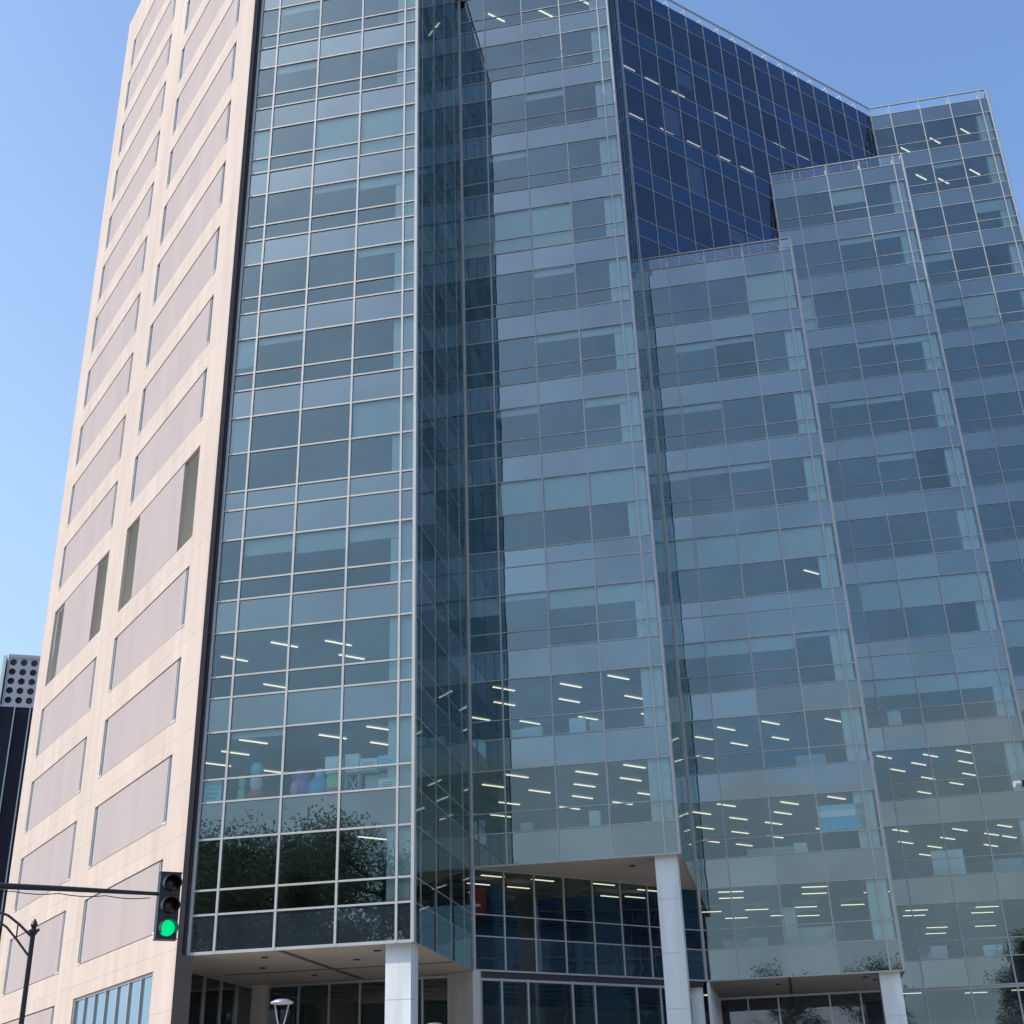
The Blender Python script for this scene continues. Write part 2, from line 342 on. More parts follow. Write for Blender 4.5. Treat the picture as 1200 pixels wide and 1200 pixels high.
WALLS['DS'] = facade('DS', DR, Vd, nS, SIDE, 1, 12, M['vision'], M['spandrel'])
WALLS['E'] = facade('E', EL, U, nF, MOD, 1, 15, M['vision'], M['spandrel'], label='tallest rightmost glass bay')
WALLS['ES'] = facade('ES', ER, Vd, nS, [0, .84, 2.97, 5.13, 7.28, 9.4, 11.6, 13.8, 16], 1, 15, M['vision'], M['spandrel'])
DIAG = [12.25*i/8 for i in range(9)]
WALLS['navyD'] = facade('navyD', CL, ND, nD, DIAG, 10, 15, M['navy'], M['navysp'], transom=False, label='dark blue glass wall above the shortest bay', vw=.045, hw=.035, corner=.05, pr=.035)
WALLS['navyE'] = facade('navyE', DL, ND, nD, DIAG, 13, 15, M['navy'], M['navysp'], transom=False, label='dark blue glass wall', vw=.045, hw=.035, corner=.05, pr=.035)
WALLS['navyA'] = facade('navyA', C0+ND*.5, ND, nD, [0, 1.4, 2.9, 4.45, 6.0, 7.5, 9.0, 10.5, (BL-C0-ND*.5).length-.1], 14, 15, M['navy'], M['navysp'], transom=False, label='glass wall above the roof of the leftmost bay', vw=.045, hw=.035, corner=.05, pr=.035)
WALLS['low'] = facade('low', BL, ND, nD, DIAG, 1, 1, M['vision'], M['spandrel'], parapet=False, label='recessed slanting glass wall under the second bay', vw=.07)
def settone(o, tones):
    a = o.data.attributes.new('tone', 'FLOAT', 'FACE'); a.data.foreach_set('value', tones)
def tone(): return random.choice((0, 0, 0, random.uniform(-.10, .10), random.uniform(-.16, .16)))
def emit(lst, name, limit):
    lst.sort(key=lambda t: -t[0]); rest = {}
    for i, (ar, quads, m, fac) in enumerate(lst):
        if i < limit and ar > 0:
            b = MB(); [b.poly(q) for q in quads]; tt = tone(); settone(TB(b, name, m), [tt+random.uniform(-.02, .02) for q in quads])
        else:
            tt = tone(); rest.setdefault(m.name, []).extend((q, tt) for q in quads)
    b = MB(); mats = []; idx = []; tl = []
    for mn, qs in rest.items():
        mats.append(bpy.data.materials[mn])
        for q, tt in qs: b.poly(q); idx.append(len(mats)-1); tl.append(tt)
    o = TB(b, name, mats)
    for p, i in zip(o.data.polygons, idx): p.material_index = i
    settone(o, tl)
    o['kind'] = 'stuff'
emit(windows, 'window', 100); emit(spandrels, 'spandrel_panel', 100)
# floor slabs
for k in range(1, 17):
    b = MB(); pts = inset(outline(k), .42); z = lev(k)
    b.prism(pts, z+.012+(.2 if k <= 2 else 0), z+.9); TB(b, 'floor_slab', M['ceil'])
b = MB(); b.prism(inset(outline(17), .12), lev(16)+.95, lev(16)+S_-.05); TB(b, 'roof', M['roof'])
b = MB(); b.prism(inset([C0+ND*1.4-NN*.2, uv(AL, .3, .1), AR, BL+NN*-.15], .12), lev(14)+.95, lev(14)+S_-.05); TB(b, 'roof', M['roof'])
b = MB(); b.prism(inset([CL+NN*-.15, CR, DL+NN*-.15], .12), lev(10)+.95, lev(10)+S_-.05); TB(b, 'roof', M['roof'])
b = MB(); b.prism(inset([DL+NN*-.15, DR, EL+NN*-.15], .12), lev(13)+.95, lev(13)+S_-.05); TB(b, 'roof', M['roof'])
# core wall deep inside, and backs
b = MB(); b.fbox(BL, ND, nD, -11.4, 50, -14.3, -14, 0, lev(16)); TB(b, 'core_wall', M['core'])
b = MB(); b.fbox(BACK_E, (BACK_C-BACK_E).normalized(), V2(0, 1), 0, (BACK_C-BACK_E).length, -.3, 0, 0, lev(16)+S_); TB(b, 'back_wall', M['stone'])
# soffits and their joints
def soffit(pts, z, joints, lamps):
    b = MB(); b.prism(pts, z+.03, z+.2); s = TB(b, 'soffit', M['soffit'])
    j = MB()
    for a, c, wd in joints:
        d = (c-a).normalized(); q = V2(-d.y, d.x)*wd/2
        j.prism([a-q, c-q, c+q, a+q], z+.018, z+.05)
    TB(j, 'soffit_joint', M['joint'])
    for a in lamps:
        l = MB(); l.lathe([(.02, z+.0), (.13, z+.0), (.14, z+.05), (.1, z+.06)], (a.x, a.y, 0), 14); TB(l, 'downlight', M['dark'])
def uv(P, u_, v_): return P+U*u_+Vd*v_
soffit([uv(AL, .02, .05), uv(AR, -.05, .05), BL+V2(-.02, 0), uv(BL, 0, 1.2), uv(BL, -10.2, 2), uv(AL, -2.2, 3.5)], lev(1),
       [(uv(AR, -4.9, .1), uv(AR, -4.9, 9.4), .24), (uv(AR, -9.4, 5.9), uv(AR, -5.03, 5.9), .2), (uv(AR, -4.77, 5.9), uv(AR, -.1, 5.9), .2)],
       [uv(AR, -6, 1.6), uv(AR, -1.8, 1.6), uv(AR, -3.2, 3.6), uv(AR, -7.2, 4.4), uv(AR, -2.1, 7.2), uv(AR, -6.2, 7.4)])
soffit([uv(BL, .06, .05), uv(BR, -.05, .05), uv(BR, -.05, T-.1)], lev(2), [], [uv(BR, -2.2, 1.9), uv(BR, -.9, 1.6), uv(BR, -.75, 3.0)])
soffit([uv(CL, .02, .05), uv(CR, -.05, .05), uv(CR, -.05, T), uv(CL, .02, T)], lev(1), [(uv(CL, 3.68, .1), uv(CL, 3.68, 8.1), .14)], [uv(CR, -1.6, 1.8), uv(CR, -1.1, 3.2), uv(CR, -5.5, 3)])
# columns: visible below the bays, seen through the glass above
for P, kb in ((AR, 1), (BR, 2), (CR, 1)):
    top = {1: lev(1), 2: lev(2)}[kb]
    b = MB(); q = [uv(P, -1.1, .3), uv(P, -.2, .3), uv(P, -.2, 1.2), uv(P, -1.1, 1.2)]; b.prism(q, 0, top+.03); o = TB(b, 'column', M['white'])
    r = MB()
    for z in [1.9+i*2.05 for i in range(int((top-1)/2.05)+1)]:
        if z < top-.6: r.prism([uv(P, -1.106, .294), uv(P, -.194, .294), uv(P, -.194, 1.206), uv(P, -1.106, 1.206)], z, z+.025)
    TB(r, 'column_joint', M['clad'])
for P, ka, kb in ((AR, 1, 14), (BR, 2, 16), (CR, 1, 10), (DR, 1, 13), (ER, 1, 16)):
    b = MB()
    for k in range(ka, kb):
        b.prism([uv(P, -1.08, .2), uv(P, -.2, .2), uv(P, -.2, 1.0), uv(P, -1.08, 1.0)], lev(k)+.9, lev(k+1)+.02)
    TB(b, 'interior_column', M['column'])
# ------------------------------------------------------------------ stone wall with inset panels
nC = V2(UC.y, -UC.x)
if nC.y > 0: nC = -nC
R1, R2, L1, L2, CWID = 2.27, 12.13, 14.86, 24.70, 26.75
STOP = 75.2+EYE
def cz(k): return 7.2+EYE+(k-1)*F_+(MECH-F_ if k > 5 else 0)
HP = 2.69
st = MB()
def sbox(x0, x1, z0, z1, y0=-.17, y1=0): st.fbox(C0, -UC, nC, x0, x1, y0, y1, z0, z1)
sbox(0, R1, 0, STOP); sbox(R2, L1, 0, STOP); sbox(L2, CWID, 0, STOP)
opens = [(k, cz(k), cz(k)+HP+(MECH-F_ if k == 5 else 0)) for k in range(0, 17)]
for c0, c1, right in ((R1, R2, True), (L1, L2, False)):
    zprev = 0
    for k, z0, z1 in opens:
        if right and k == 0: z0 = .0
        if z0 > zprev: sbox(c0, c1, zprev, z0)
        zprev = z1
    sbox(c0, c1, zprev, STOP)
TB(st, 'stone_wall', M['stone'])
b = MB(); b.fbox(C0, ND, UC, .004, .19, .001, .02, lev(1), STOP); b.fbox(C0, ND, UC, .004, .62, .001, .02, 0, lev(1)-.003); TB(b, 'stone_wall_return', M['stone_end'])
gp = C0+ND*.18+UC*.005; gv = (AL-gp); gn = V2(gv.y, -gv.x).normalized(); gd = gv.normalized()
b = MB(); b.fbox(gp, gd, gn, 0, gv.length-.02, -.3, 0, lev(1), lev(14)+S_+PAR); TB(b, 'recess_strip', M['gap'])  # closes the gap, with the recess shade painted as a near-black colour
b = MB(); b.fbox(gp, gd, gn, .10, .14, .0, .05, lev(1), lev(14)+S_)
for k in range(1, 15): b.fbox(gp, gd, gn, .02, gv.length-.03, .0, .03, lev(k), lev(k)+.05)
TB(b, 'edge_rail', M['gaprail'])
for c0, c1, right in ((R1, R2, True), (L1, L2, False)):
    for k, z0, z1 in opens:
        bk = MB(); bk.fbox(C0, -UC, nC, c0-.05, c1+.05, -.50, -.42, z0 if z0 > .1 else 0, z1)
        TB(bk, 'panel_backing', M['dark'])
        if right and k == 0: continue
        if k == 5:
            pa, pb = c0+1.9, c1-1.9
            for xa, xb in ((c0+.03, pa), (pb, c1-.03)):
                lv = MB(); nsl = 34
                for i in range(nsl):
                    zz = z0+.05+(z1-z0-.1)*i/nsl; h = (z1-z0-.1)/nsl
                    a = C0-UC*xa; lv.obox((a.x-nC.x*.16, a.y-nC.y*.16, zz+h*.55), (-UC.x*(xb-xa), -UC.y*(xb-xa), 0), (nC.x*.045, nC.y*.045, -h*.62), (0, 0, .018))
                lv.fbox(C0, -UC, nC, xa, xb, -.22, -.19, z0, z1)
                TB(lv, 'louvre', M['louvre'])
            p = MB(); p.fbox(C0, -UC, nC, pa+.02, pb-.02, -.3, -.02, z0+.05, z1-.05); TB(p, 'wall_panel', M['panel'])
        else:
            p = MB(); p.fbox(C0, -UC, nC, c0+.46, c1-.46, -.3, -.03, z0+.05, z1-.05); TB(p, 'wall_panel', M['panel'])
            for xa, xb in ((c0+.05, c0+.38), (c1-.38, c1-.05)):
                s = MB(); s.fbox(C0, -UC, nC, xa, xb, -.14, -.08, z0+.06, z1-.05)
                o = TB(s, 'slot_window', M['slot'])
                s = MB(); s.fbox(C0, -UC, nC, xa-.04, xb+.04, -.16, .03, z0+.004, z0+.07)
                for xx in (xa-.03, xb-.01): s.fbox(C0, -UC, nC, xx, xx+.04, -.14, -.045, z0+.07, z1-.04)
                TB(s, 'slot_frame', M['white'])
# storefront glazing at the foot of the stone wall
zt = cz(0)+HP; xs = [R1+.05+(R2-R1-.1)*i/7 for i in range(8)]
g = MB()
for x in xs: g.fbox(C0, -UC, nC, x-.04, x+.04, -.2, -.06, 0, zt)
for z in (0, 2.6, zt-.1): g.fbox(C0, -UC, nC, R1+.03, R2-.03, -.19, -.075, z, z+.09)
TB(g, 'shopfront_frame', M['alu'])
for i in range(7):
    b = MB(); b.fbox(C0, -UC, nC, xs[i]+.045, xs[i+1]-.045, -.15, -.13, .1, zt-.1); TB(b, 'shopfront_glass', M['slot'])
# ------------------------------------------------------------------ ground floor under the bays
def shopfront(P0, d, n, xs, z0, z1, mg, trans=(2.7,), fw=.08, name='shopfront_glass'):
    g = MB()
    for x in xs: g.fbox(P0, d, n, x-fw/2, x+fw/2, -.08, .06, z0, z1)
    for z in (z0,)+tuple(trans)+(z1-.12,): g.fbox(P0, d, n, xs[0], xs[-1], -.07, .05, z, z+.1)
    TB(g, 'shopfront_frame', M['alu'] if mg is not M['shop'] else M['steel'])
    for a, c in zip(xs[:-1], xs[1:]):
        b = MB(); p, q = P0+d*(a+.04), P0+d*(c-.04); b.poly([(p.x, p.y, z0+.1), (q.x, q.y, z0+.1), (q.x, q.y, z1-.1), (p.x, p.y, z1-.1)]); TB(b, name, mg)
zt = lev(1)
S1 = uv(AR, -9.8, 1.8); S2 = uv(AR, -9.8, 9.8)
shopfront(S1, Vd, nS, [0, 1.6, 3.2, 4.8, 6.4, 8.0], 0, zt+.03, M['shop'])
b = MB(); b.fbox(S2, U, nF, .0, .75, -.3, .05, 0, zt+.03); TB(b, 'cladding_pier', M['clad'])
shopfront(uv(S2, .75, 0), U, nF, [0, 1.33, 2.66, 3.99, 5.32, 6.65, 7.75], 0, zt+.03, M['shop'])
b = MB(); b.prism([uv(BL, -1.25, .9), uv(BL, -1.2, .75), uv(BL, -.02, -.02), uv(BL, .25, .1), uv(BL, .25, .5), uv(BL, -.9, 1.2)], 0, zt+.02); TB(b, 'cladding_pier', M['clad'])
gx = [.13, 1.39, 2.67, 4.91, 6.06, 8.31, 9.63, 11.0]
shopfront(BL-nD*.12, ND, nD, gx, 0, zt-.22, M['vision'])
b = MB(); b.fbox(BL, ND, nD, .1, 12.1, -.35, -.03, zt-.22, zt-.001); TB(b, 'header_beam', M['dark'])
b = MB(); b.fbox(CL, -U, nF, .18, .72, -.4, .0, 0, zt-.22); TB(b, 'cladding_pier', M['white'])
shopfront(uv(CL, .1, .1), Vd, nS, [0, 1.6, 3.2, 4.8, 6.4, 8.0], 0, zt+.03, M['shop'])
shopfront(uv(CL, .1, 8.1), U, nF, [0, 1.4, 2.9, 5.4, 6.9, 8.5], 0, zt+.03, M['shop'], trans=(2.7, 4.9))
shopfront(DL, U, nF, MOD, 0, zt, M['vision'], trans=(4.0,), name='lobby_glass')
shopfront(EL, U, nF, MOD, 0, zt, M['vision'], trans=(4.0,), name='lobby_glass')
shopfront(DR, Vd, nS, SIDE, 0, zt, M['vision'], trans=(4.0,), name='lobby_glass')
# ------------------------------------------------------------------ blinds behind some of the glass
FR = dict(A=(AL, U, nF, MODA), B=(BL, U, nF, MOD), C=(CL, U, nF, MOD), D=(DL, U, nF, MOD), E=(EL, U, nF, MOD), navyD=(CL, ND, nD, DIAG), navyE=(DL, ND, nD, DIAG))
def blind(f, k, c, frac, m='blind', rowtop=None, zlo=None):
    P0, d, n, xs = FR[f]; z1 = rowtop or lev(k+1)-.04; full = z1-lev(k, 1); z0 = z1-full*frac
    if zlo: z0 = zlo
    b = MB(); b.fbox(P0, d, n, xs[c]+.04, xs[c+1]-.04, -.17, -.15, z0, z1); b.fbox(P0, d, n, xs[c]+.04, xs[c+1]-.04, -.18, -.14, z0-.03, z0)
    TB(b, 'roller_blind', M[m])
B_ = []
for c in (0, 2, 3): B_.append(('A', 9, c, 1.0))
for c in (0, 1, 2): B_.append(('B', 9, c, 1.0, 'beige' if c == 2 else 'blind'))
for c in (3,): B_.append(('C', 9, c, 1.0, 'beige'))
B_ += [('D', 12, 2, .42, 'beige'), ('D', 10, 0, .95, 'beige'), ('E', 13, 3, .35), ('E', 12, 1, .2), ('E', 11, 0, .85, 'beige'), ('E', 11, 2, .9, 'beige'), ('E', 11, 1, .2)]
for c in (0, 1, 2): B_.append(('B', 4, c, .3) if c != 1 else ('B', 4, 1, .07))
B_.append(('B', 4, 3, .3))
for c in (0, 1, 2): B_.append(('C', 4, c, .26))
B_.append(('C', 4, 3, .06))
for c in range(5): B_.append(('D', 4, c, .33))
B_ += [('A', 4, 1, .25), ('A', 4, 2, .3), ('A', 4, 3, .22), ('A', 7, 3, .12), ('A', 8, 3, .18), ('A', 8, 2, .1), ('A', 11, 1, .12), ('A', 6, 1, .1), ('A', 6, 0, .5), ('A', 2, 1, .08)]
for f, k, c in [('C', 7, 0), ('C', 7, 1), ('C', 8, 1), ('C', 8, 2), ('C', 6, 0), ('C', 6, 1), ('C', 6, 2), ('D', 8, 1), ('D', 8, 2), ('D', 7, 2), ('D', 11, 2), ('D', 11, 3), ('D', 9, 2), ('D', 9, 3), ('B', 8, 2), ('B', 7, 2), ('B', 7, 3), ('B', 6, 1), ('B', 6, 3), ('B', 11, 2), ('B', 10, 1), ('A', 10, 1), ('A', 12, 1), ('E', 14, 2)]:
    B_.append((f, k, c, .1+.05*random.random()))
for t in B_: blind(*t)
for f, cs in (('B', (1, 2, 3)), ('C', (0, 1, 2, 3)), ('D', (1, 2, 3)), ('E', (0, 1)), ('A', (3, 0))):
    for c in cs: blind(f, 5, c, 1, zlo=lev(5, 3)+.05)
for c, k, fr in ((3, 12, .9), (5, 11, .35), (6, 11, .3), (3, 14, .5), (2, 13, .8)): blind('navyD', k, c, fr)
# ------------------------------------------------------------------ strip lights under the ceilings
LIGHTS = {   # ceiling level : (where, [(along the 45 degree wall, depth behind it)])
 ('A', 4): [(-10.2, 1.8), (-9.1, -.7), (-7.3, -1.9), (-6.1, -.7), (-7.3, 4.2)],
 ('A', 3): [(-10, -.3), (-10, 1.5), (-7.6, -2.3), (-6.5, -4.1), (-5.4, -2.3), (-10.0, 3.4), (-7.6, 3.4)],
 ('A', 2): [(-6.5, -3.6)],
 ('B', 4): [(1.7, -.2), (2.9, 1.6), (3.1, 4.1), (4.1, -2), (5.3, -.2), (5.3, -3.9), (7.7, -2), (7.7, 1.6), (10.1, -.2), (5.6, 3.5)],
 ('B', 3): [(2, -.6), (2, 1.3), (4.4, 1.2), (4.4, -2.4), (5.6, -.6), (6.8, 1.2), (5.6, -4.2), (6.8, -2.4), (4.4, 3.7), (7.5, 3.2), (9.2, -.6), (9.2, 1.3), (5.4, 6)],
 ('B', 14): [(2.5, -.2), (4.8, -2), (6.4, -3.9)],
 ('C', 4): [(15, 1.6), (14.9, -.2), (16.2, -2), (17.4, 1.6), (18.6, -.2), (18.7, -3.8), (17.5, 4.4), (15, 4.2)],
 ('C', 3): [(14, 1.2), (14, -.6), (16.5, 1.3), (17.7, -.6), (16.5, -2.3), (17.8, -4.1), (18.8, 3.7), (18.9, 1.3), (21.2, 6), (18.9, 6.1), (21.3, 3.7), (16.4, 3.7), (20.6, -2.2), (22.4, 1.2)],
 ('C', 6): [(21.9, -.9)],
 ('D', 4): [(26.3, -.2), (28.4, -1.6), (29.4, -3.0), (29.2, -.1), (29.2, 1.4), (31.3, -1.6), (32.2, 1.8), (34.8, 4.3), (34.8, 1.9), (33.7, .1)],
 ('D', 3): [(26.4, -.4), (29.1, 1.6), (29.2, -2), (30.4, -.2), (31.8, -2), (30.7, -3.7), (34.3, 0), (31.6, 1.7), (33.0, 3.5), (33.3, -2.0)],
 ('navy', 15): [(14.3, 1.8), (16.4, 1.9), (18.7, 1.9), (22.6, 1.9), (28.2, 2.0), (30.6, 2.0)],
 ('navy', 14): [(14.7, 1.9), (17.3, 1.9), (19.6, 1.9), (22.3, 1.9), (24.4, 1.9)],
 ('E', 15): [(39.8, -1.1), (41.6, -1.7), (42.8, -3.6)],
 ('E', 16): [(41.7, -1.7), (42.9, -3.6), (40.6, .2)],
 ('low', 2): [(1.6, .9), (2.0, 2.7), (4.1, 2.7), (4.1, .8), (7.2, .5), (9.4, 2.9), (10.0, .9), (10.6, 2.6)],
}
LIGHTSU = {('C', 2): [(13.9, -.4), (15.1, .9), (16.9, 4.5), (18.7, 3), (16.7, -3), (18, -1.7), (20.5, 1.4), (22.3, -.1), (22.7, 3.4), (21.3, 3.9), (20.6, -3.2), (19.6, 5.5)],
 ('D', 2): [(26.9, -.2), (28.2, 1.1), (33, 3.6), (34.9, 5.3), (29.6, -2.5), (31, -1.1), (35.3, 2.1)]}
NAMES = {'A': 'leftmost glass bay', 'B': 'second glass bay from the left', 'C': 'shortest glass bay', 'D': 'fourth glass bay from the left', 'E': 'tallest rightmost glass bay', 'navy': 'dark blue slanting glass wall', 'low': 'recessed wall between white columns'}
ORD = {1: 'lobby', 2: 'first', 3: 'second', 4: 'third', 5: 'fourth', 6: 'fifth', 14: 'third highest', 15: 'second highest', 16: 'highest'}
tube0 = MB(); tube0.obox((-.58, -.045, -.035), (1.16, 0, 0), (0, .09, 0), (0, 0, .03)); tm = None
def strip(f, k, a, n, ang, z):
    global tm
    P = BL+ND*a+NN*n
    if tm is None:
        root = tube0.build('ceiling_light', M['lamp']); tm = root.data
    else:
        root = bpy.data.objects.new('ceiling_light', tm); COL.objects.link(root)
    root.location = (P.x, P.y, z); root.rotation_euler = (0, 0, ang)
    tag(root, 'lit strip light on the %s ceiling of the %s' % (ORD[k], NAMES[f]), 'ceiling light', 'ceiling strip lights, %s ceiling, %s' % (ORD[k], NAMES[f]))
for (f, k), L_ in LIGHTS.items():
    for a, n in L_: strip(f, k, a, n, TH+pi/4, lev(k)-(.02 if k != 1 else 0))
for (f, k), L_ in LIGHTSU.items():
    for a, n in L_: strip(f, k, a, n, TH+radians(10), lev(k)-.02)
for a, n in ((26.5, -.6), (29.0, -2.6), (31.5, .6), (28.0, 2.0), (33, -1.2)): strip('D', 1, a, n, TH+radians(10), lev(1)+.18)
for a, n in ((16.0, 2.2), (18.5, 4.0), (20.0, 1.6), (17.2, 6.2), (21.5, 4.4)): strip('C', 1, a, n, TH+radians(10), lev(1)+.18)
# ------------------------------------------------------------------ things standing behind the glass
M['boxw'] = mat('white_card', (.86, .90, .90), .8); M['boxb'] = mat('pale_blue_card', (.45, .75, .85), .8); M['print'] = mat('grey_print', (.30, .42, .44), .8)
M['purple'] = mat('purple_foil', (.42, .22, .60), .4); M['blue'] = mat('blue_foil', (.12, .42, .70), .4); M['lblue'] = mat('light_blue_foil', (.30, .68, .80), .4); M['pink'] = mat('pink_foil', (.85, .28, .50), .4)
M['redf'] = mat('red_foil', (.75, .12, .14), .5); M['greenf'] = mat('green_foil', (.35, .75, .32), .5); M['tan'] = mat('tan_laminate', (.62, .57, .47), .7); M['grey'] = mat('grey_laminate', (.42, .44, .45), .6); M['bannerblue'] = mat('banner_blue', (.07, .52, .80), .7)
def frame_at(P0, u_, v_, z): p = P0+U*u_+Vd*v_; return (p.x, p.y, z)
def card_box(f, u0, u1, v, z0, h, label, m='boxw', printed=True, grp=None):
    t = thing('storage_box', label, 'box', grp, frame_at(FR[f][0], (u0+u1)/2, v, z0), TH); w_ = (u1-u0)/2
    b = MB(); b.obox((-w_, 0, 0), (2*w_, 0, 0), (0, .38, 0), (0, 0, h-.04)); b.build('box_body', M[m], t)
    b = MB(); b.obox((-w_-.012, -.012, h-.04), (2*w_+.024, 0, 0), (0, .404, 0), (0, 0, .04)); b.build('lid', M[m], t)
    if printed:
        b = MB()
        for i in range(3): b.obox((-w_*.62, -.004, h*(.28+.17*i)), (w_*(1.1+.1*((i*7) % 3)), 0, 0), (0, .01, 0), (0, 0, h*.07))
        b.build('printed_label', M['print'], t)
z3 = lev(3, 1)-.28
def sill(f, k, u0, u1, label):
    b = MB(); c = FR[f][0]; p = c+U*u0+Vd*.32; b.obox((p.x, p.y, lev(k)+.9), (U.x*(u1-u0), U.y*(u1-u0), 0), (Vd.x*.5, Vd.y*.5, 0), (0, 0, .3)); o = b.build('window_bench', M['tan']); return tag(o, label, 'bench')
sill('A', 2, .2, 7.1, 'low tan bench along the second-floor windows of the leftmost glass bay')
zb = lev(2)+1.2
card_box('A', .08, .78, .17, zb+.05, 1.0, 'tall pale blue and white box at the left end of the window bench', 'boxb')
card_box('A', 4.75, 5.35, .26, zb+.95, .62, 'white crate on the green and red block, left of its twin', 'boxw', False)
card_box('A', 5.52, 6.05, .26, zb+.92, .68, 'white crate on the dark framed stand', 'boxw', False)
card_box('A', 6.12, 6.78, .17, zb+.92, .44, 'white printed box, upper left of the box group near the corner')
card_box('A', 6.82, 7.5, .17, zb+.98, .44, 'pale blue printed box at the top right beside the corner column', 'boxb')
card_box('A', 6.85, 7.5, .17, zb+.12, .44, 'white printed box lowest beside the corner column')
card_box('A', 6.72, 7.4, .76, zb+.0, .92, 'plain white box behind the printed boxes', 'boxw', False)
card_box('A', 6.15, 6.7, .76, zb+.0, .88, 'plain grey box holding up the upper left printed box', 'boxw', False)
def figure(u_, label, parts):
    t = thing('party_figure', label, 'figure', None, frame_at(AL, u_, .55, zb), TH)
    for nm, mm, z_, r_, h_ in parts:
        b = MB(); n_ = 8; b.lathe([(max(.01, r_*math.sin(pi*i/n_)**.6), z_+h_*(1-math.cos(pi*i/n_))/2) for i in range(n_+1)], (0, 0, 0), 18); b.build(nm, M[mm], t, True)
figure(1.42, 'yellow-green balloon figure beside the leftmost mullions', [('body', 'greenf', .0, .16, .75), ('head', 'greenf', .72, .13, .5)])
figure(1.98, 'tall stacked figure with light blue head and red base', [('foot', 'boxw', .0, .17, .3), ('base', 'redf', .22, .30, .42), ('body', 'boxw', .58, .24, .62), ('head', 'lblue', 1.15, .25, .5)])
figure(3.72, 'round purple foil figure with a pink front', [('body', 'purple', .0, .40, .95), ('head', 'purple', .75, .33, .5)])
b = MB(); b.lathe([(.02, .15), (.16, .22), (.19, .45), (.12, .7), (.02, .75)], frame_at(AL, 3.66, .20, zb), 14); o = b.build('pink_balloon', M['pink'], None, True); tag(o, 'pink balloon in front of the round purple figure', 'balloon')
figure(4.45, 'round blue foil figure with a small blue head', [('body', 'blue', .0, .42, .9), ('head', 'lblue', .82, .17, .42)])
t = thing('toy_block', 'green over red block under the left white crate', 'block', None, frame_at(AL, 5.08, .5, zb), TH)
b = MB(); b.obox((-.25, -.2, 0), (.5, 0, 0), (0, .4, 0), (0, 0, .42)); b.build('lower_block', M['redf'], t); b = MB(); b.obox((-.25, -.2, .423), (.5, 0, 0), (0, .4, 0), (0, 0, .5)); b.build('upper_block', M['greenf'], t)
t = thing('framed_stand', 'dark framed stand with crossed bars under the right white crate', 'stand', None, frame_at(AL, 5.78, .5, zb), TH)
for s_ in (-1, 1): b = MB(); b.obox((s_*.25-.02, -.18, 0), (.04, 0, 0), (0, .36, 0), (0, 0, .9)); b.build('side_post', M['lblue'], t)
b = MB(); b.obox((-.25, 0, .02), (.46, 0, .80), (0, .02, 0), (-.02, 0, .05)); b.obox((.25, .03, .02), (-.46, 0, .80), (0, .02, 0), (.02, 0, .05)); b.build('cross_bar', M['boxw'], t)
# banner hung inside the shortest bay
t = thing('hanging_banner', 'blue and white striped banner hung behind a window of the shortest bay', 'banner', None, frame_at(CL, 6.92, .2, lev(2, 2)), TH)
for nm, mm, z0, z1 in (('lower_stripe', 'bannerblue', .04, .72), ('white_stripe', 'boxw', .722, 1.02), ('upper_stripe', 'lblue', 1.022, 1.27)):
    b = MB(); b.obox((-1.03, 0, z0), (2.06, 0, 0), (0, .012, 0), (0, 0, z1-z0)); b.build(nm, M[mm], t)
b = MB()
for i in range(5): b.lathe([(.02, 0), (.07, .003), (.02, .006)], (-.8+i*.38, -.006, .22), 8, Matrix.Rotation(pi/2, 3, 'X'))
b.build('printed_flower', M['lblue'], t)
# cabinets, partitions and screens on the lit floors
def cabinet(f, k, u_, v_, w_, h, m, label, nd_=3):
    t = thing('filing_cabinet', label, 'cabinet', 'office cabinets near the lit windows', frame_at(FR[f][0], u_, v_, lev(k)+.9), TH)
    b = MB(); b.obox((-w_/2, 0, 0), (w_, 0, 0), (0, .45, 0), (0, 0, h)); b.build('cabinet_body', M[m], t)
    for i in range(nd_):
        b = MB(); b.obox((-w_/2+.02, -.012, .03+i*(h-.04)/nd_), (w_-.04, 0, 0), (0, .01, 0), (0, 0, (h-.04)/nd_-.02)); d = b.build('drawer', M[m], t)
def partition(f, k, u0, u1, v_, h, m, label):
    t = thing('office_partition', label, 'partition', None, frame_at(FR[f][0], (u0+u1)/2, v_, lev(k)+.9), TH); w_ = u1-u0
    b = MB(); b.obox((-w_/2, 0, .08), (w_, 0, 0), (0, .06, 0), (0, 0, h-.1)); b.build('fabric_panel', M[m], t)
    b = MB(); b.obox((-w_/2-.02, -.01, h-.02), (w_+.04, 0, 0), (0, .08, 0), (0, 0, .04)); b.build('top_rail', M['alu'], t)
def monitor(f, k, u_, v_, z, label):
    t = thing('computer_monitor', label, 'monitor', 'computer monitors near the lit windows', frame_at(FR[f][0], u_, v_, lev(k)+.9+z), TH)
    b = MB(); b.obox((-.28, 0, .12), (.56, 0, 0), (0, .05, 0), (0, 0, .36)); b.build('screen', M['signal'], t); b = MB(); b.obox((-.03, .02, 0), (.06, 0, 0), (0, .03, 0), (0, 0, .14)); b.obox((-.12, -.05, 0), (.24, 0, 0), (0, .18, 0), (0, 0, .015)); b.build('stand', M['signal'], t)
partition('C', 1, 3.9, 6.0, 1.6, 1.35, 'tan', 'long tan partition on the lowest office floor of the shortest bay')
partition('C', 1, .8, 2.9, 2.2, 1.1, 'grey', 'grey partition on the lowest office floor, left part of the shortest bay')
partition('C', 2, 2.4, 4.6, 1.2, 1.0, 'tan', 'tan partition on the second office floor of the shortest bay')
partition('C', 3, 5.2, 6.6, 1.0, 1.2, 'grey', 'grey partition on the third office floor of the shortest bay')
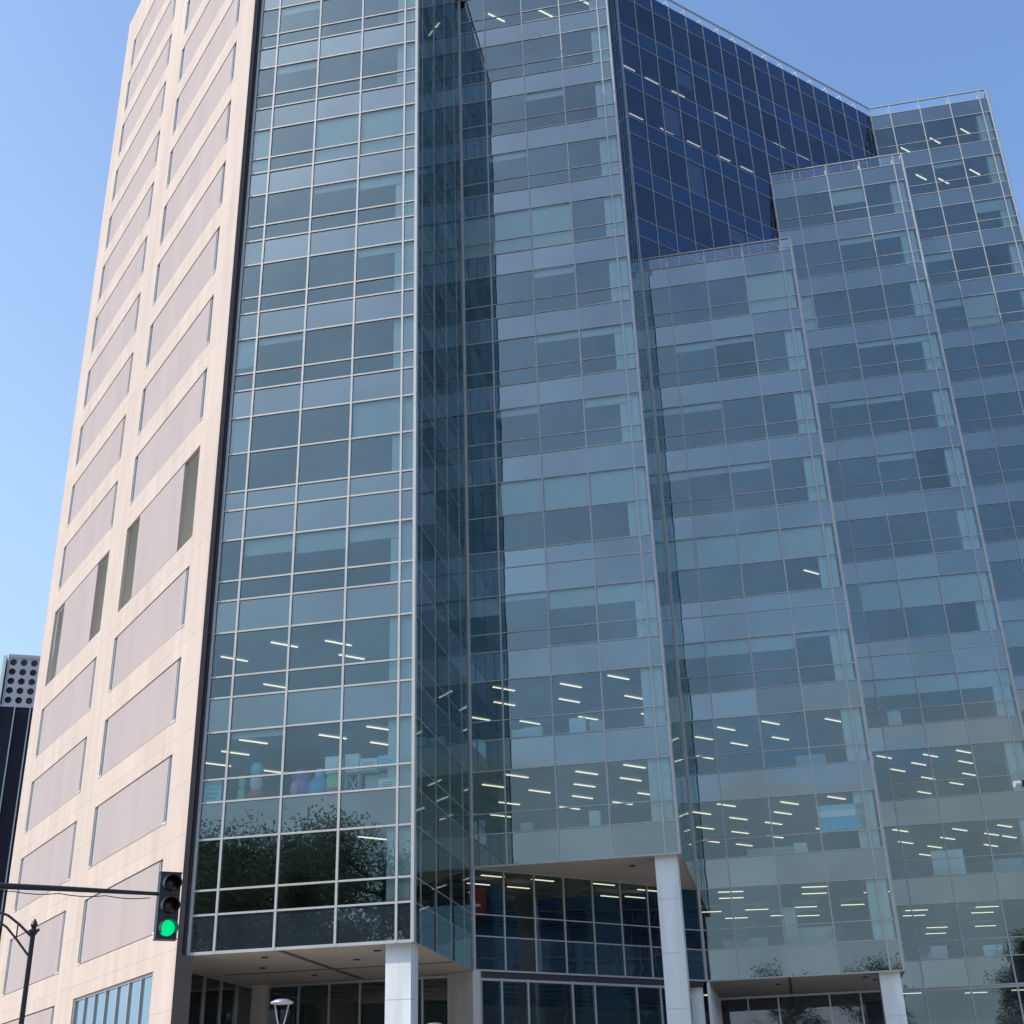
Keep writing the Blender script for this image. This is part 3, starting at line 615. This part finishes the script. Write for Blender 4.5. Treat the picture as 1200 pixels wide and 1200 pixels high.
partition('C', 1, 3.75, 4.3, 1.0, 2.2, 'tan', 'tall narrow tan screen in the shortest bay')
partition('D', 2, 3.0, 4.6, 1.0, 1.9, 'boxw', 'tall white board on the second office floor of the fourth bay')
partition('D', 1, 1.6, 3.0, 1.0, 1.2, 'boxw', 'low white partition on the lowest office floor of the fourth bay')
partition('D', 2, 5.9, 7.9, .8, 1.2, 'grey', 'low grey partition on the second office floor, right part of the fourth bay')
partition('D', 4, 2.0, 2.7, 1.2, 1.6, 'boxw', 'small white board on the fourth office floor of the fourth bay')
for i, (f, k, u_, v_, w_, h, m_) in enumerate([('B', 3, 2.6, .9, .8, 1.15, 'boxw'), ('B', 3, 4.6, .8, .7, 1.35, 'boxw'), ('B', 3, 5.4, .9, .6, 1.2, 'tan'), ('B', 3, 1.9, 1.6, .7, 1.3, 'boxw'), ('B', 2, 2.2, .8, .5, 1.0, 'tan'), ('B', 2, 5.1, .9, .45, 1.3, 'boxw'), ('C', 2, 4.9, 1.0, .6, 1.1, 'boxw'), ('D', 1, 5.2, 1.0, .9, 1.1, 'boxw')]):
    wh = {'B': 'second bay', 'C': 'shortest bay', 'D': 'fourth bay'}[f]
    cabinet(f, k, u_, v_, w_, h, m_, '%s filing cabinet %s the %s, %s office floor' % ({'boxw': 'white', 'tan': 'tan'}[m_], ['left of centre in', 'right of centre in', 'shortest at the right of', 'beside the dark reflection in', 'at the left of', 'narrow at the centre of', 'beside the banner in', 'at the centre of'][i], wh, {1: 'lowest', 2: 'second', 3: 'third'}[k]))
monitor('C', 1, 1.75, 1.2, .75, 'black monitor near the left windows of the shortest bay'); monitor('C', 1, 6.1, 1.2, .75, 'black monitor right of the tan partition in the shortest bay'); monitor('D', 1, 1.9, .7, .75, 'black monitor on the lowest office floor of the fourth bay')

# ------------------------------------------------------------------ traffic signal on its mast arm
def cylx(mb, a, b, r, seg=16): mb.tube([a, b], r, seg)
SG = Vector((-5.97, 22, 3.70+EYE)); ARMZ = 3.903+EYE
ts = thing('traffic_signal', 'black traffic signal showing green at the end of a long mast arm', 'traffic light', loc=(-8.9, 20.55, 0))
off = Vector((-8.9, 20.55, 0))
def TL(mb, name, m, parent=ts, smooth=False): mb.v = [tuple(Vector(v)-off) for v in mb.v]; return mb.build(name, m, parent, smooth)
b = MB(); b.tube([(-8.9, 20.55, 0), (-8.9, 20.55, 5.75)], .13, 14, .10); b.lathe([(.26, 0), (.26, .12), (.16, .3), (.14, .5)], (-8.9, 20.55, 0), 14); TL(b, 'pole', M['black'], smooth=False)
b = MB(); b.tube([(-8.9, 20.55, ARMZ), (-7.4, 21.27, ARMZ), (-6.16, 21.95, ARMZ)], .055, 10, .03); b.tube([(-8.95, 20.52, ARMZ), (-8.45, 20.77, ARMZ)], .075, 10); TL(b, 'mast_arm', M['black'])
sd = Vector((.93, -.36, 0)).normalized()      # the way the lenses face, a little to the right of the camera
sw = Vector((-sd.y, sd.x, 0))
sd = Vector((.42, -.907, 0)); sw = Vector((.907, .42, 0))
hd = MB(); c0 = SG-sw*.17-sd*.10-Vector((0, 0, .53)); hd.obox(c0, sw*.34, sd*.19, Vector((0, 0, 1.06)))
for zz in (-.54, .53): hd.obox(SG-sw*.18-sd*.11+Vector((0, 0, zz)), sw*.36, sd*.21, Vector((0, 0, .02)))
head = TL(hd, 'signal_head', M['signal'])
rotm = Matrix((sw, Vector((0, 0, 1)), sd)).transposed()
for i, zz in enumerate((.36, 0, -.36)):
    c = SG+sd*.09+Vector((0, 0, zz))
    v = MB(); n0 = len(v.v); seg = 20; rr = .145
    for layer, (r_, ) in enumerate(((rr,), (rr-.012,))):
        for q in range(seg+1):
            an = radians(-35)+radians(250)*q/seg
            for dd, dz in ((0, 0), (.27-.10*max(0, -sin(an)), 0)):
                v.v.append(tuple(c+sw*(r_*cos(an))+Vector((0, 0, 1))*(r_*sin(an)-dd*.12)+sd*dd))
    for layer in range(2):
        o_ = layer*(seg+1)*2
        for q in range(seg): v.f.append((o_+2*q, o_+2*q+1, o_+2*q+3, o_+2*q+2))
    for q in range(seg): v.f.append((2*q+1, 2*q+3, 2*(seg+1)+2*q+3, 2*(seg+1)+2*q+1))
    TL(v, 'visor', M['signal'], head)
    l = MB(); l.lathe([(.13, 0), (.12, .02), (.07, .035), (.01, .04)], c, 24, rotm); TL(l, 'lens', M['green'] if i == 2 else M['lens_off'], head, True)
b = MB(); b.tube([(-8.85+2.6*q/16, 20.58+1.33*q/16, ARMZ-.07-.03*abs(math.sin(pi*q/4))) for q in range(17)], .008, 5); TL(b, 'cable', M['black'])
for zz in (-.18, .18):
    b = MB(); b.obox(SG-sw*.172+sd*.092+Vector((0, 0, zz-.004)), sw*.344, sd*.003, Vector((0, 0, .008))); TL(b, 'housing_seam', M['dark'], head)
b = MB(); b.tube([tuple(Vector((-6.2, 21.93, ARMZ))), tuple(SG+Vector((0, 0, ARMZ-SG.z))-sd*.11)], .03, 8); TL(b, 'bracket', M['black'])
# second head, seen from behind, on the pole itself
b = MB(); b.obox((-9.15, 20.5, ARMZ-.25), (.30, .1, 0), (-.07, .2, 0), (0, 0, .95)); TL(b, 'rear_signal_head', M['signal'])
# ------------------------------------------------------------------ slender black post with a scrolled bracket
lp = thing('bracket_post', 'slender black post with a finial and curved double bracket, lower left', 'post', loc=(-9.66, 26, 0))
off = Vector((-9.66, 26, 0))
def TL2(mb, name, m, parent=lp): mb.v = [tuple(Vector(v)-off) for v in mb.v]; return mb.build(name, m, parent)
b = MB(); b.tube([(-9.66, 26, 0), (-9.66, 26, 3.98+EYE)], .06, 12, .045); TL2(b, 'pole', M['black'])
b = MB(); b.lathe([(.045, 3.9+EYE), (.085, 3.95+EYE), (.085, 4.0+EYE), (.04, 4.04+EYE), (.07, 4.1+EYE), (.05, 4.16+EYE), (.012, 4.22+EYE)], (-9.66, 26, 0), 12); b.tube([(-9.66, 26, 3.95+EYE), (-9.55, 26, 4.02+EYE)], .035, 8); TL2(b, 'finial', M['black'])
z = EYE
b = MB(); b.tube([(-9.68, 26, 3.88+z), (-9.95, 26, 4.12+z), (-10.2, 26, 4.30+z), (-10.5, 26, 4.42+z), (-10.9, 26, 4.46+z), (-11.4, 26, 4.40+z)], .025, 8)
b.tube([(-9.69, 26, 3.52+z), (-9.95, 26, 3.82+z), (-10.2, 26, 4.08+z), (-10.5, 26, 4.27+z), (-10.9, 26, 4.38+z), (-11.4, 26, 4.36+z)], .022, 8)
b.tube([(-9.98, 26, 3.84+z), (-9.98, 26, 4.12+z)], .016, 6); b.tube([(-10.3, 26, 4.14+z), (-10.3, 26, 4.34+z)], .014, 6); TL2(b, 'bracket', M['black'])
b = MB(); b.lathe([(.03, 4.42+z), (.07, 4.36+z), (.26, 4.2+z), (.24, 4.14+z), (.14, 4.0+z), (.02, 3.98+z)], (-11.4, 26, 0), 16); TL2(b, 'lamp_shade', M['black'])
# ------------------------------------------------------------------ mushroom lamps on the plaza
def plaza_lamp(x, y, ztop, label):
    t = thing('plaza_lamp', label, 'lamp', 'plaza lamps with round caps', (x, y, 0))
    b = MB(); b.lathe([(.09, 0), (.07, .1), (.05, .4), (.045, ztop-.75)], (0, 0, 0), 12); b.build('pole', M['steel'], t)
    for s in (-1, 1):
        b = MB(); b.tube([(0, 0, ztop-.78), (s*.10, 0, ztop-.40), (s*.17, 0, ztop-.06)], .016, 8); b.build('arm', M['steel'], t)
    b = MB(); b.lathe([(.02, ztop+.03), (.14, ztop+.015), (.25, ztop-.035), (.275, ztop-.07), (.24, ztop-.085), (.02, ztop-.09)], (0, 0, 0), 24); b.build('lamp_shade', M['steel'], t, True)
plaza_lamp(-5.79, 32, 3.155+EYE, 'steel plaza lamp with round white cap in front of the left entrance')
plaza_lamp(-2.2, 32, 2.52+EYE, 'shorter plaza lamp just right of the left column')
# ------------------------------------------------------------------ far tower on the left
ft = thing('patterned_tower', 'distant dark tower with a perforated metal crown at the left edge', 'building', loc=(-58, 138, 0))
def azp(az, r): return V2(sin(radians(az))*r, cos(radians(az))*r)
K0 = azp(-22.95, 150); fd = V2(cos(radians(16)), sin(radians(16))); fn = V2(fd.y, -fd.x)
off3 = Vector((-58, 138, 0))
def TF(mb, name, m, parent=ft): mb.v = [tuple(Vector(v)-off3) for v in mb.v]; return mb.build(name, m, parent)
HT, HB = 52.0+EYE, 46.0+EYE
b = MB(); b.fbox(K0, fd, fn, 0, 26, -24, 0, 0, HB-.2); TF(b, 'shaft', M['fardark'])
b = MB()
for i in range(1, 16): b.fbox(K0, fd, fn, i*1.66-.06, i*1.66+.06, 0.0, .25, 0, HB-.3)
TF(b, 'fin', M['farline'])
b = MB(); b.fbox(K0, fd, fn, .3, 26, -24, -.35, HB-.2, HT-.3); TF(b, 'crown_core', M['dark'])
sc_ = MB(); cw, ch = .98, 1.12
def hole(x, zc, cw, ch, rx, rz):
    P = lambda a, b_: K0+fd*a
    ring = []; outer = []
    for q in range(8):
        an = radians(22.5+45*q); ring.append((x+rx*cos(an), zc+rz*sin(an)))
        s = max(abs(cos(an)), abs(sin(an))); outer.append((x+cw/2*cos(an)/s, zc+ch/2*sin(an)/s))
    i = len(sc_.v)
    for (a, z_) in outer+ring: p = K0+fd*a+fn*.0; sc_.v.append((p.x, p.y, z_))
    for q in range(8): sc_.f.append((i+q, i+(q+1) % 8, i+8+(q+1) % 8, i+8+q))
    for q in (0, 2, 4, 6):      # fill the square's corners
        a, c = outer[q], outer[(q+1) % 8]; sx = 1 if (a[0]+c[0])/2 > x else -1; szz = 1 if (a[1]+c[1])/2 > zc else -1
        cor = (x+sx*cw/2, zc+szz*ch/2); j = len(sc_.v)
        for (aa, z_) in (a, cor, c): p = K0+fd*aa; sc_.v.append((p.x, p.y, z_))
        sc_.f.append((j, j+1, j+2))
for pi_ in range(7):
    x0 = .25+pi_*3.62
    for r in range(5):
        for c in range(3):
            hole(x0+.55+c*cw*1.15, HB+.55+r*ch, cw*1.15, ch, .385, .41)
    sc_.fbox(K0, fd, fn, x0-.06, x0+.03, -.05, .05, HB-.1, HT)
    sc_.fbox(K0, fd, fn, x0-.0, x0+3.45, -.05, .05, HT-.42, HT-.02); 
sc_.fbox(K0, fd, fn, 0, 26, -.1, .04, HB-.25, HB-.012)
TF(sc_, 'perforated_screen', M['farmetal'])
b = MB(); b.fbox(K0, fd, fn, -.35, -.01, -24, .1, 0, HT-.2); TF(b, 'side_wall', M['farpale'])
# ------------------------------------------------------------------ trees across the street and beside the plaza (mirrored in the glass)
M['bark'] = mat('bark', (.10, .075, .055), .9, var=.3, vscale=6, bump=.5)
lm = mat('leaf', (.105, .135, .075), .55, var=.5, vscale=.9, col2=(.055, .08, .045)); M['leaf'] = lm
_n = lm.node_tree.nodes; _l = lm.node_tree.links; _t = _n.new('ShaderNodeBsdfTranslucent'); _t.inputs[0].default_value = (.13, .17, .10, 1); _x = _n.new('ShaderNodeMixShader'); _x.inputs[0].default_value = .5
_l.new(_n['Principled BSDF'].outputs[0], _x.inputs[1]); _l.new(_t.outputs[0], _x.inputs[2]); _l.new(_x.outputs[0], _n['Material Output'].inputs[0])
def make_tree(seed, h, rad, conical=False, sparse=1.):
    rnd = random.Random(seed); tr = MB(); th = h*.42
    tr.tube([(0, 0, 0), (.08, .05, h*.2), (-.05, .1, th), (.05, 0, h*.7), (0, 0, h*.93)], h*.02, 8, h*.004)
    tips = []
    nb = 30
    for i in range(nb):
        f = .28+.66*i/nb; z0 = h*f; an = rnd.uniform(0, 2*pi)
        rr = rad*((1-(f-.28)/.75) if conical else math.sqrt(max(.08, 1-((f-.55)/.5)**2)))*rnd.uniform(.7, 1.1)
        p0 = Vector((0, 0, z0)); p2 = Vector((cos(an)*rr, sin(an)*rr, z0+rr*(.15 if conical else .45))); p1 = (p0+p2)/2+Vector((0, 0, -.1*rr))
        tr.tube([p0, p1, p2], h*.007, 6, h*.0015); tips += [p2, (p1+p2)/2, p1+Vector((rnd.uniform(-.5, .5), rnd.uniform(-.5, .5), .4))]
        for _ in range(2):
            q = p1+(p2-p1)*rnd.random()+Vector((rnd.uniform(-1, 1), rnd.uniform(-1, 1), rnd.uniform(-.2, 1)))*rad*.3; tr.tube([p1, q], h*.003, 5, .01); tips.append(q)
    tips.append(Vector((0, 0, h*.96)))
    lf = MB()
    for t in tips:
        cr = rad*rnd.uniform(.18, .34)
        for _ in range(int(300*sparse)):
            v = Vector((rnd.gauss(0, 1), rnd.gauss(0, 1), rnd.gauss(0, .8))); v = v.normalized()*cr*rnd.random()**.45; c = t+v
            a = Vector((rnd.gauss(0, 1), rnd.gauss(0, 1), rnd.gauss(0, 1))).normalized(); b_ = a.cross(Vector((rnd.gauss(0, 1), rnd.gauss(0, 1), rnd.gauss(0, 1)))).normalized(); s = rnd.uniform(.06, .12)
            lf.poly([c-a*s, c+b_*s*.6, c+a*s, c-b_*s*.6])
    return tr, lf
def tree(x, y, seed, h, rad, label, rz=0, **kw):
    t = thing('street_tree', label, 'tree', 'street trees mirrored in the lower glass', (x, y, 0), rz); a, b = make_tree(seed, h, rad, **kw)
    a.build('trunk', M['bark'], t); b.build('crown', M['leaf'], t); return t
def copy_tree(src, x, y, rz, s, label):
    c = src.copy(); COL.objects.link(c); c.location = (x, y, 0); c.rotation_euler = (0, 0, rz); c.scale = (s, s, s); c['label'] = label
    for ch in src.children: d = ch.copy(); COL.objects.link(d); d.parent = c
    return c
t1 = tree(-24, 22, 3, 15.6, 5.2, 'broad leafy street tree left of the plaza, nearest the stone wall')
copy_tree(t1, -31, 15, 2.1, 1.12, 'broad leafy street tree at the plaza corner, second from the stone wall')
copy_tree(t1, -23.0, 11.5, 4.0, 1.17, 'broad leafy street tree by the kerb on the left')
copy_tree(t1, -38, 1, 1.2, 1.45, 'largest broad leafy street tree furthest left beside the road')
copy_tree(t1, -26, -14, 5.2, 1.25, 'broad leafy street tree across the road behind the kerb tree')
t2 = tree(22.3, -10, 8, 19.6, 4.6, 'tall narrow tree across the road on the right', conical=True)
t3 = tree(-3.0, -14, 15, 15.3, 4.0, 'thin topped street tree directly across the road', sparse=.4)
copy_tree(t3, 5.5, -15, 2.0, 1.02, 'thin topped street tree across the road, right of the nearest')
copy_tree(t3, 30, -16, 1.0, 1.06, 'thin topped street tree across the road beside the tall narrow one')
# ------------------------------------------------------------------ blue glass block across the side street, mirrored in the recessed wall
M['blockglass'] = glass('block_glass', .38, None, (.6, .78, 1), (.02, .045, .10)); M['blockgrid'] = mat('block_grid', (.06, .07, .09), .5); M['brick'] = mat('brick', (.20, .10, .075), .85, var=.2, vscale=3); M['signred'] = mat('sign_red', (.20, .012, .015), .5); M['signviolet'] = mat('sign_violet', (.25, .20, .50), .6)
bd = V2(.40, .917); bn = V2(-.917, .40); Q0 = V2(56, 30)-bd*24
t = thing('glass_office_block', 'blue glass office block with a brick base across the side street', 'building', None, (Q0.x, Q0.y, 0)); offb = Vector((Q0.x, Q0.y, 0))
def TG(mb, name, m, parent=t): mb.v = [tuple(Vector(v)-offb) for v in mb.v]; return mb.build(name, m, parent)
b = MB(); b.fbox(Q0, bd, bn, 0, 46, -20, 0, 0, 7.5); TG(b, 'brick_base', M['brick'])
b = MB(); b.fbox(Q0, bd, bn, .2, 45.8, -19.8, -.1, 7.503, 36); TG(b, 'curtain_wall', M['blockglass'])
b = MB()
for i in range(24): b.fbox(Q0, bd, bn, i*2-.04, i*2+.04, -.1, .02, 7.51, 36)
for i in range(8): b.fbox(Q0, bd, bn, .2, 45.8, -.1, -.0, 7.6+i*4, 7.75+i*4)
TG(b, 'mullion_grid', M['blockgrid'])
b = MB(); b.fbox(Q0, bd, bn, -.1, 46.1, -20.1, .1, 36.003, 36.6); TG(b, 'roof', M['roof'])
t = thing('red_sign', 'red sign box on the blue glass block across the side street', 'sign', None, (Q0.x+bd.x*22, Q0.y+bd.y*22, 0))
for nm, mm, x0, x1, z0, z1, y0, y1 in (('sign_box', 'signred', -1.6, 1.3, 19.4, 21.6, .05, .5), ('sign_stripe', 'white', -1.0, .6, 20.1, 20.35, .503, .52)):
    b = MB(); b.obox((bd.x*x0+bn.x*y0, bd.y*x0+bn.y*y0, z0), (bd.x*(x1-x0), bd.y*(x1-x0), 0), (bn.x*(y1-y0), bn.y*(y1-y0), 0), (0, 0, z1-z0)); b.build(nm, M[mm], t)
# ------------------------------------------------------------------ small surveillance camera reaching in from the right edge
sx, sy, sz = 6.55, 14.0, 0
def rayp(x, y, Y):
    d = fwd+CR_*((x-600)/FPX)-CU_*((y-600)/FPX); return Vector((0, 0, EYE))+d*(Y/d.y)
cp = rayp(1193, 918, 14.0); pb = cp+Vector((1.1, .15, 0))
t = thing('security_camera', 'small black and white security camera poking in at the right edge', 'camera', None, (pb.x, pb.y, 0)); offc = Vector((pb.x, pb.y, 0))
def TC(mb, name, m, parent=t): mb.v = [tuple(Vector(v)-offc) for v in mb.v]; return mb.build(name, m, parent)
b = MB(); b.tube([(pb.x, pb.y, 0), (pb.x, pb.y, cp.z+.5)], .06, 12); TC(b, 'pole', M['black'])
b = MB(); b.tube([pb+Vector((0, 0, .12)), cp+Vector((.1, .02, .03))], .02, 8); TC(b, 'arm', M['black'])
b = MB(); b.tube([cp+Vector((.03, 0, -.005)), cp+Vector((.16, .02, .01))], .038, 12); TC(b, 'camera_body', M['black'])
b = MB(); b.tube([cp+Vector((-.045, -.005, -.01)), cp+Vector((.028, 0, -.005))], .034, 12); TC(b, 'white_hood', M['grey'])
